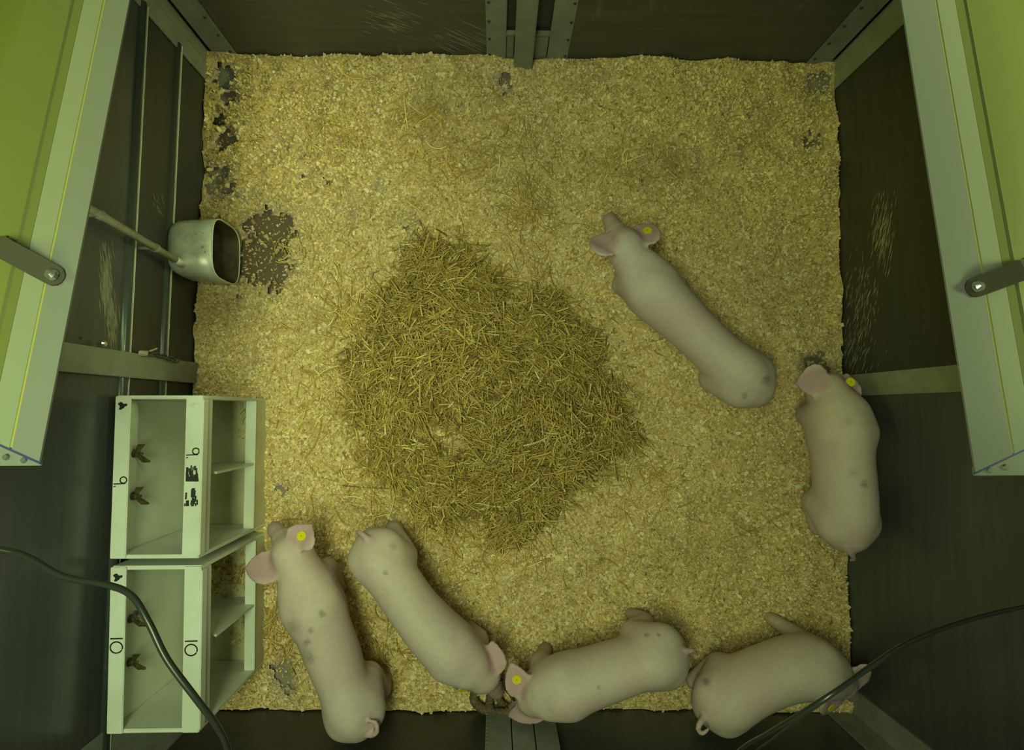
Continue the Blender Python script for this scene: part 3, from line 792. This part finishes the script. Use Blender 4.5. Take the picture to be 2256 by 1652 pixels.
def arc(cx, cy, rx, ry, a0, a1, n=16):
    return [(cx + rx * math.cos(math.radians(a0 + (a1 - a0) * i / n)), cy + ry * math.sin(math.radians(a0 + (a1 - a0) * i / n))) for i in range(n + 1)]


def feeder(label, tl, tr, br, bl, number, scrawls):
    """corners: the feeder's top outline in the photograph"""
    c = [at(*q_, FT) for q_ in (tl, tr, br, bl)]
    x0 = (c[0][0] + c[3][0]) / 2; x1 = (c[1][0] + c[2][0]) / 2; y1 = (c[0][1] + c[1][1]) / 2; y0 = (c[2][1] + c[3][1]) / 2
    sk = (c[3][0] - c[0][0]) / (c[3][1] - c[0][1])    # the row leans with the wall
    root = empty('feeder', ((x0 + x1) / 2, (y0 + y1) / 2, 0)); X = x1 - x0; Y = y1 - y0; th = .012
    def b(name, m, a0, a1, b0, b1, z0, z1, bev=.002):
        mb = MB(); P = []
        for z in (z0, z1):
            for s, t in ((a0, b0), (a1, b0), (a1, b1), (a0, b1)):
                yy = y0 + t; P.append((x0 + s + sk * (yy - (y0 + y1) / 2), yy, z))
        mb.hexa(P); return mb.build(name, m, root, bevel=bev)
    def w(s, t):
        yy = y0 + t; return np.array([x0 + s + sk * (yy - (y0 + y1) / 2), yy])
    lift = 0.006
    b('end_panel', M['plastic'], .001, X - .001, 0, th, lift, FT)
    b('end_panel', M['plastic'], .001, X - .001, Y - th, Y, lift, FT)
    b('back_panel', M['plastic'], 0, th, th, Y - th, lift, FT)
    b('back_flange', M['plastic'], .0, .047, th * .2, Y - th * .2, FT, FT + .008)
    b('front_flange', M['plastic'], X - .051, X, th * .2, Y - th * .2, FT, FT + .008)
    b('front_panel', M['plastic'], X - .012, X, th, Y - th, .470, FT)
    b('front_rim', M['plastic'], X - .004, X + .006, th, Y - th, FT - .02, FT + .012, .002)
    # sloping hopper sheet from the front panel down to the back
    mb = MB(); P = []
    for (s0, z0), (s1, z1) in ((((X - .02), .472), (.045, .12)),):
        for t in (th + .001, Y - th - .001):
            for s, z in ((s0, z0), (s1, z1), (s1 + .008, z1 + .006), (s0 + .008, z0 + .006)):
                q_ = w(s, t); P.append((q_[0], q_[1], z))
    mb.add(P, [(0, 1, 2, 3), (7, 6, 5, 4), (0, 4, 5, 1), (1, 5, 6, 2), (2, 6, 7, 3), (3, 7, 4, 0)])
    mb.build('hopper_slope', M['plastic_dirty'], root)
    b('trough_floor', M['plastic_dirty'], th, X - .012, th, Y - th, .03, .042)
    mb = MB(); pr = [(.10, .042), (X - .001, .042), (X - .001, .430), (X - .026, .418), (.10, .185)]; nn = len(pr)
    mb.add([(*w(a_, Y * .5 - .004), z) for a_, z in pr] + [(*w(a_, Y * .5 + .004), z) for a_, z in pr], [tuple(range(nn)), tuple(range(2 * nn - 1, nn - 1, -1))] + [(k, (k + 1) % nn, nn + (k + 1) % nn, nn + k) for k in range(nn)])
    mb.build('divider', M['plastic'], root)
    b('front_lip', M['plastic_dirty'], X - .012, X, th, Y - th, lift, .125)
    b('lip_flange', M['plastic'], X - .036, X + .002, th, Y - th, .125, .134)
    # wing nuts on the back panel
    for f in (.37, .64):
        p = w(th, Y - f * Y); zc = .455; q3 = Vector((p[0], p[1], zc))
        mb = MB(); mb.disc(q3, (1, 0, 0), .014, .018, 12, .010); mb.disc(q3 + Vector((.016, 0, 0)), (1, 0, 0), .004, .014, 8)
        for s in (-1, 1):
            d = Vector((.35, s * .75, s * .45)).normalized(); nrm = Vector((0, -.5, .8)); n2 = Vector((1, 0, 0))
            a = q3 + Vector((.004, 0, 0)) + d * .006; e_ = a + d * .030 + Vector((.016, 0, 0))
            ww = Vector((.013, 0, 0)); k = nrm.cross(n2).normalized().cross(n2) * .002
            k = d.cross(n2).normalized() * .0045
            mb.hexa([a - k, a + ww - k, a + ww + k, a + k, e_ - ww - k, e_ + ww * .9 - k, e_ + ww * .9 + k, e_ - ww + k])
        mb.build('wing_nut', M['brass'], root, bevel=.001)
    # marker numbers, turned a quarter turn so they read from the pen side
    zt = FT + .0086
    def numeral(cx_, cy_, hh):
        mb = MB()
        def g(px, py):      # glyph coordinates: px to the reader's right (down the photograph), py up (to the right in the photograph)
            q_ = w(cx_ + py * hh, cy_ - px * hh); return q_
        if number == '9':
            lp = [g(a, b_) for a, b_ in arc(0, .25, .24, .25, -20, 340, 20)]
            stroke(mb, lp, .0040, zt); stroke(mb, [g(.26, .42), g(.27, .1), g(.30, -.5)], .0038, zt); stroke(mb, [g(.46, -.42), g(.53, -.40)], .007, zt)
        else:
            stroke(mb, [g(-.62, .48), g(-.60, -.48)], .0042, zt)
            stroke(mb, [g(a, b_) for a, b_ in arc(0.05, 0, .42, .46, 70, 425, 24)], .0042, zt)
        o = mb.build('marker_number', M['ink'], root); o['label'] = 'handwritten black ' + number
    numeral(.024, Y * (.48 if number == '9' else .52), .040); numeral(X - .026, Y * (.655 if number == '9' else .50), .040)
    # black blot in the corner of the back flange
    mb = MB(); o_ = w(.022, Y - .032); R_ = [.012 * (1 + .35 * math.sin(3 * k + 1) + .2 * math.sin(5 * k)) for k in np.linspace(0, 2 * math.pi, 15)[:-1]]
    mb.add([(o_[0] + r * math.cos(a) * 1.0, o_[1] + r * math.sin(a) * .9, zt) for r, a in zip(R_, np.linspace(0, 2 * math.pi, 15)[:-1])], [tuple(range(14))])
    mb.build('ink_blot', M['ink'], root)
    for f0, f1 in scrawls:
        mb = MB(); rr = random.Random(int(f0 * 100))
        for k in range(30):
            t = Y - (f0 + (f1 - f0) * rr.random()) * Y; a = X - .046 + .038 * rr.random() ** .8; 
            ln_ = rr.uniform(.012, .030)
            stroke(mb, [w(a, t), w(a + rr.uniform(-.002, .002), max(Y - f1 * Y, t - ln_))], rr.uniform(.004, .0075), zt + k * 1e-5)
        mb.build('ink_scribble', M['ink'], root)
    tag(root, label, 'feeder', 'white hopper feeders')
    # straw caught in the trough
    return root, w, X, Y


fa = feeder('white plastic hopper feeder marked 9, with two black scribbles on its front flange', (258, 870), (448, 872), (441, 1230), (245, 1231), '9', [(.43, .53), (.57, .68)])
fb = feeder('white plastic hopper feeder marked 10, standing in the front left corner under the cable', (247, 1246), (445, 1246), (441, 1614), (238, 1615), '10', [])
for (root, w, X, Y), spots in ((fa, [(.10, 14)]), (fb, [(.27, 16), (.62, 18)])):
    xs, ys = [], []
    for f, k in spots:
        for _ in range(k):
            p = w(X - .03 - random.random() * .05, Y - (f + random.gauss(0, .03)) * Y); xs.append(p[0]); ys.append(p[1])
    xs = np.array(xs); ys = np.array(ys); n = len(xs)
    v_, f_, c_ = strands(xs, ys, np.full(n, .05) + rng.uniform(0, .03, n), rng.normal(1.2, .6, n), rng.normal(0, .4, n), rng.uniform(.03, .07, n), np.full(n, .0014), rng.normal(0, .8, n), straw_cols(n))
    o = mesh_np('trough_straw', v_, f_, M['straw'], c_)
    tag(o, 'few straws left in the trough of the feeder marked ' + ('9' if root is fa[0] else '10'), 'straw', kind='stuff')

# ------------------------------------------------------------------ drinker bowl on the left wall
xf = at(528, 575, .05)[0]; ya, yb = .487, .712; zl, zh = .050, .280
dr = empty('drinker_bowl', (xf - .08, (ya + yb) / 2, 0))
yc, zc_ = (ya + yb) / 2, (zl + zh) / 2; ry, rz = (yb - ya) / 2, (zh - zl) / 2
xw = WL.a[0] + WL.t[0] * 1.0 + .004
def ring(x, k, dz=0.0, N=40):
    out = []
    for i in range(N):
        a = 2 * math.pi * i / N; ca, sa = math.cos(a), math.sin(a); e_ = .55
        out.append((x, yc + k * ry * math.copysign(abs(ca) ** e_, ca), zc_ + dz + k * rz * math.copysign(abs(sa) ** e_, sa)))
    return out
dep = xf - (WL.a[0] + WL.t[0] * .93) - .002
outer = [ring(xf - dep * t, k, dz) for t, k, dz in ((0, 1, 0), (.3, .985, .0), (.6, .96, .003), (.8, .92, .005), (.92, .82, .008), (.98, .68, .01), (1.0, .5, .01))]
inner = [ring(xf - dep * t, k, dz) for t, k, dz in ((0, .975, 0), (.3, .96, 0), (.6, .93, .003), (.8, .88, .005), (.90, .78, .008), (.95, .6, .01), (.96, .3, .01))]
N = 40
for nm_, rg, m_ in (('bowl', outer[::-1] + [inner[0]], 'stainless'), ('bowl_lining', inner, 'lining')):
    mb = MB(); vs = [p for r in rg for p in r]; fs = [tuple(range(N))[::-1]] if nm_ == 'bowl' else [tuple((len(rg) - 1) * N + k for k in range(N))]
    for i in range(len(rg) - 1):
        for k in range(N): fs.append((i * N + k, i * N + (k + 1) % N, (i + 1) * N + (k + 1) % N, (i + 1) * N + k))
    mb.add(vs, fs); mb.build(nm_, M[m_], dr, smooth=True)
mb = MB(); rm_ = ring(xf, .99); mb.tube(rm_ + rm_[:2], .0026, 8, cap=False); mb.build('rim', M['bare_edge'], dr, smooth=True)
mb = MB(); mb.tube([(xf - dep * .8, yc, zc_ + .02), (xf - dep * .35, yc, zc_ - .03)], [.012, .008], 12); mb.build('nipple', M['brass'], dr)
tag(dr, 'open stainless steel drinker bowl on the left wall above the bare wet patch', 'drinker')
pp = empty('water_pipe', V(at(400, 580, .285)))
a = at(402, 582, .262); b_ = at(196, 458, .72); d = (b_ - a)
top = a + d * ((1.28 - a[2]) / d[2])
mb = MB(); mb.tube([a, b_, top], .0125, 14); mb.build('pipe', M['pipe'], pp, smooth=True)
mb = MB(); mb.tube([a - d * .0, a + d * .10], .0150, 14); mb.build('sleeve', M['stainless'], pp, smooth=True)
for f in (.34, .9):
    q_ = a + d * f; mb = MB(); mb.tube([q_ - d * .012, q_ + d * .012], .0155, 14); mb.tube([q_, (WL.a[0] + WL.t[0] * 1.0 + .0, q_[1], q_[2])], .006, 8); mb.build('pipe_clip', M['steel'], pp)
tag(pp, 'steel water pipe running up the left wall from the drinker bowl', 'pipe')

# ------------------------------------------------------------------ tilted white lamp housings at both sides
def housing(label, e_far, e_near, near_d, side, seam_far, seam_near, strap_px, bolt_px, cap_px):
    """inner edge seen from e_far to e_near; the near end hangs near_d below the camera, the far end lower"""
    pn = at(*e_near, H - near_d)
    # far end keeps the same plan x, so its depth follows from its pixel
    d = RN @ np.array([(e_far[0] - CX) / F, -(e_far[1] - CY) / F, -1.0]); k = pn[0] / d[0]; pf = d * k + np.array([0, 0, H])
    ax_ = pf - pn; L = np.linalg.norm(ax_); ax_ /= L; L *= 1.16
    out = np.array([side, 0, 0.0]); upn = np.cross(ax_, out) * (-side); upn = upn if upn[2] > 0 else -upn
    # seam offset across
    sn_ = RN @ np.array([(seam_near[0] - CX) / F, -(seam_near[1] - CY) / F, -1.0])
    # intersect the seam ray with the housing plane
    kk = ((pn - np.array([0, 0, H])) @ upn) / (sn_ @ upn); sp_ = sn_ * kk + np.array([0, 0, H]); so = abs((sp_ - pn) @ out)
    root = empty('lamp_housing', pn); 
    def P(s, o, h): return pn + ax_ * s + out * o + upn * h
    def prism(name, prof, m, s0=0.0, s1=None, bev=0, smooth=False):
        s1 = L if s1 is None else s1; mb = MB(); nn = len(prof)
        mb.add([P(s0, o, h) for o, h in prof] + [P(s1, o, h) for o, h in prof], [tuple(range(nn)), tuple(range(2 * nn - 1, nn - 1, -1))] + [(k, (k + 1) % nn, nn + (k + 1) % nn, nn + k) for k in range(nn)])
        return mb.build(name, m, root, bevel=bev)
    Wd = so + .352; K = .42          # the cover's near end is cut on the skew, the cap plate below it is square
    def prism(name, prof, m, s0=0.0, s1=None, skew=0.0, skew1=0.0):
        s1 = L if s1 is None else s1; mb = MB(); nn = len(prof)
        mb.add([P(s0 + skew * o, o, h) for o, h in prof] + [P(s1 + skew1 * o, o, h) for o, h in prof], [tuple(range(nn)), tuple(range(2 * nn - 1, nn - 1, -1))] + [(k, (k + 1) % nn, nn + (k + 1) % nn, nn + k) for k in range(nn)])
        return mb.build(name, m, root)
    prism('edge_strip', [(0, 0), (so - .0022, 0), (so - .0022, -.004), (0, -.004)], M['enamel'], 0.002, None, K)
    prism('seam', [(so - .0022, -.0012), (so + .0022, -.0012), (so + .0022, -.004), (so - .0022, -.004)], M['seam'], .004, None, K)
    prof = [(so + .0022, 0), (so + .040, .0), (so + .058, .0005), (so + .0615, .0030), (so + .065, .0005)]
    for i in range(1, 15):
        t = i / 14; prof.append((so + .065 + .282 * t, -.010 * t - .070 * t ** 2.0))
    inn = [(o, h - .006) for o, h in prof[::-1]]
    n0 = 2
    prism('cover', prof[:n0] + [(o, h - .006) for o, h in prof[:n0][::-1]], M['cover'], .002, None, K)
    prism('glow_tinted_cover', [(o + (.0006 if i == 0 else 0), h) for i, (o, h) in enumerate(prof[n0 - 1:])] + [(o + (.0006 if i == len(prof) - n0 else 0), h - .006) for i, (o, h) in enumerate(prof[n0 - 1:][::-1])], M['glow_tinted_cover'], .002, None, K)
    prism('film_edge', [(.001, -.0042), (so + .10, -.0042), (so + .10, -.0060), (.001, -.0060)], M['film'], -.0028, .008, K, K)
    prism('cap_plate', [(.001, -.0062), (so + .12, -.0095), (so + .12, -.0125), (.001, -.0085)], M['enamel'], -.004, .010, 0, K)
    prism('lamp_tray', [(.065, -.016), (Wd - .02, -.082), (Wd - .02, -.088), (.10, -.09), (.065, -.06)], M['enamel'], 0.004)
    for o_, s_ in ((.030, .005), (.060, .010), (.12, .012)):
        c_ = P(s_, o_, -.0068); mb = MB(); mb.disc(c_, upn, .0060, .0035, 12, .004); mb.build('cap_screw', M['bolt'], root)
    # steel strap over the cover, bolted through the strip
    bq = RN @ np.array([(bolt_px[0] - CX) / F, -(bolt_px[1] - CY) / F, -1.0]); kk = ((pn + upn * .006 - np.array([0, 0, H])) @ upn) / (bq @ upn); bp = bq * kk + np.array([0, 0, H])
    sq = RN @ np.array([(strap_px[0] - CX) / F, -(strap_px[1] - CY) / F, -1.0]); kk = ((pn + upn * .03 - np.array([0, 0, H])) @ upn) / (sq @ upn); sp2 = sq * kk + np.array([0, 0, H])
    dv = sp2 - bp; dv /= np.linalg.norm(dv); sdv = np.cross(upn, dv); sdv /= np.linalg.norm(sdv)
    Ls = np.linalg.norm(sp2 - bp)
    path = [bp - dv * .0185, bp - dv * .015, bp - dv * .008, bp, bp + dv * (Ls * .3), bp + dv * Ls, bp + dv * (Ls + .012) - np.array([0, 0, .004]), bp + dv * (Ls + .03) - np.array([0, 0, .03])]
    wallx = (WL if side < 0 else WR); 
    path.append(path[-1] + np.array([side * (abs(wallx.p(1.0, 0, 0)[0]) - abs(path[-1][0])), 0, -.10]))
    hw = .0185; mb = MB(); vs = []
    for i, p in enumerate(path):
        for s, z in ((-1, -.002), (1, -.002), (1, .002), (-1, .002)):
            vs.append(p + sdv * hw * s * ((.25, .62, .92)[i] if i < 3 else 1) + upn * z)
    fs = [(0, 1, 2, 3)] + [tuple(4 * (len(path) - 1) + k for k in (3, 2, 1, 0))]
    for i in range(len(path) - 1):
        for k in range(4): fs.append((4 * i + k, 4 * i + (k + 1) % 4, 4 * i + 4 + (k + 1) % 4, 4 * i + 4 + k))
    mb.add(vs, fs); mb.build('mounting_strap', M['bracket'], root)
    mb = MB(); mb.disc(bp + upn * .002, upn, .0115, .006, 16, .0095); mb.disc(bp + upn * .008, upn, .0095, .005, 16, .004); mb.build('strap_bolt', M['bolt'], root, smooth=False)
    tag(root, label, 'lamp', 'lamp housings at the pen sides')
    return root


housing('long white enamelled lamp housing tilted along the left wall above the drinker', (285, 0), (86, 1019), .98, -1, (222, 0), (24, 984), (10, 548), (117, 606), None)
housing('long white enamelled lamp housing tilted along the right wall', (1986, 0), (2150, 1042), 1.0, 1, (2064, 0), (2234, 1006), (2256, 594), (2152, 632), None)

# ------------------------------------------------------------------ cables
def cable(name, label, pts, r, n=8):
    P = spline([at(u, v, H - d_) for u, v, d_ in pts], 8); mb = MB(); mb.tube(P, r, 10)
    o = mb.build(name, M['cable'], smooth=True); tag(o, label, 'cable'); return o


cable('cable', 'thick black cable looping across the feeder marked 10', [(-420, 1240, 1.02), (-160, 1190, .92), (0, 1211, .86), (62, 1228, .85), (140, 1270, .84), (235, 1288, .83), (290, 1312, .82), (328, 1372, .81), (368, 1452, .81), (430, 1536, .82), (478, 1600, .84), (504, 1660, .88), (530, 1790, .98), (540, 1960, 1.12)], .0047)
cable('cable', 'black cable hanging across the front right corner in front of a pig\'s ear', [(2480, 1300, 1.22), (2256, 1336, 1.05), (2130, 1366, .92), (2010, 1410, .76), (1920, 1466, .66), (1850, 1517, .62), (1770, 1568, .64), (1690, 1616, .72), (1630, 1652, .86), (1540, 1730, 1.05), (1440, 1860, 1.15)], .0027)
cable('wire', 'thin dark wire slung beside the black cable in the front right corner', [(2300, 1330, 1.1), (2130, 1371, .98), (2010, 1417, .82), (1920, 1473, .70), (1850, 1522, .66), (1770, 1578, .69), (1700, 1630, .78), (1650, 1672, .92), (1590, 1770, 1.08)], .0013)

# ------------------------------------------------------------------ toys
def link_chain(root, pts, m, n):
    P = spline([V(p) for p in pts], 40); L = np.concatenate([[0], np.cumsum(np.linalg.norm(np.diff(P, axis=0), axis=1))])
    for k in range(n):
        s = L[-1] * (k + .5) / n; p = np.array([np.interp(s, L, P[:, i]) for i in range(3)]); p2 = np.array([np.interp(min(s + .003, L[-1]), L, P[:, i]) for i in range(3)])
        t = V(p2 - p).normalized() if np.linalg.norm(p2 - p) > 1e-6 else Vector((0, 0, -1)); a = t.orthogonal().normalized()
        if k % 2: a = t.cross(a)
        hl, hw = L[-1] / n * .78, .0085
        lp = [V(p) + t * hl * math.cos(x_) + a * hw * math.sin(x_) for x_ in np.linspace(0, 2 * math.pi, 13)]
        mb = MB(); mb.tube(lp, .0026, 6, cap=False); mb.build('chain_link', m, root, smooth=True)


s0, z0 = WL.hit(314, 778, .03); ch = empty('chew_chain', V(WL.p(s0, .03, z0)))
mb = MB(); mb.disc(WL.p(s0, .022, z0), (*WL.n, 0), .010, .022, 6, .009); mb.build('bolt_head', M['fray'], ch)
s1, z1 = WL.hit(392, 796, .035)
link_chain(ch, [WL.p(s0, .036, z0 - .008), WL.p((s0 + s1) / 2 - .006, .036, (z0 + z1) / 2), WL.p(s1, .034, z1)], M['chain'], 9)
mb = MB(); mb.tube([WL.p(s0, .038, z0 + .0), WL.p(s0 - .022, .045, z0 - .055)], .003, 6); mb.build('hook', M['fray'], ch)
tag(ch, 'short dark chain hanging from a pale bolt on the left wall strip', 'chain')

# brown rope chewed by two pigs at the foot of the battens
rp = empty('rope_toy', V(at(1095, 1560, .03)))
def rope(pts, r, name='rope_strand', m='rope'):
    P = spline([at(*p) for p in pts], 8)
    mb = MB()
    for ph in range(3):     # three laid strands
        Q = []
        for i, p in enumerate(P):
            t = P[min(i + 1, len(P) - 1)] - P[max(i - 1, 0)]; t /= np.linalg.norm(t); a = np.cross(t, (0, 0, 1.0)); a /= np.linalg.norm(a) + 1e-9; b_ = np.cross(t, a)
            an = i * .8 + ph * 2.094; Q.append(p + (a * math.cos(an) + b_ * math.sin(an)) * r * .5)
        mb.tube(Q, r * .62, 7)
    mb.build(name, M[m], rp, smooth=True)
rope([(1158, 1556, .12), (1130, 1566, .11), (1095, 1570, .09), (1062, 1560, .07), (1044, 1540, .06), (1052, 1516, .06)], .017)
rope([(1092, 1508, .10), (1080, 1536, .09), (1078, 1556, .08), (1090, 1574, .08), (1120, 1584, .09)], .015)
rope([(1118, 1516, .07), (1134, 1540, .06), (1128, 1560, .06), (1104, 1548, .06), (1096, 1528, .07)], .013)
def fray(u, v, z, du, dv):
    mb = MB(); a = at(u, v, z)
    for k in range(9):
        b_ = at(u + du + random.uniform(-7, 7), v + dv + random.uniform(-6, 6), z + random.uniform(-.01, .012)); mb.tube([a, (a + b_) / 2 + rng.normal(0, .003, 3), b_], [.003, .0025, .0012], 5)
    mb.build('frayed_end', M['fray'], rp)
fray(1050, 1532, .07, 18, -6); fray(1128, 1578, .10, -20, 10)
tag(rp, 'frayed brown rope in loops between the snouts of two pigs', 'toy')
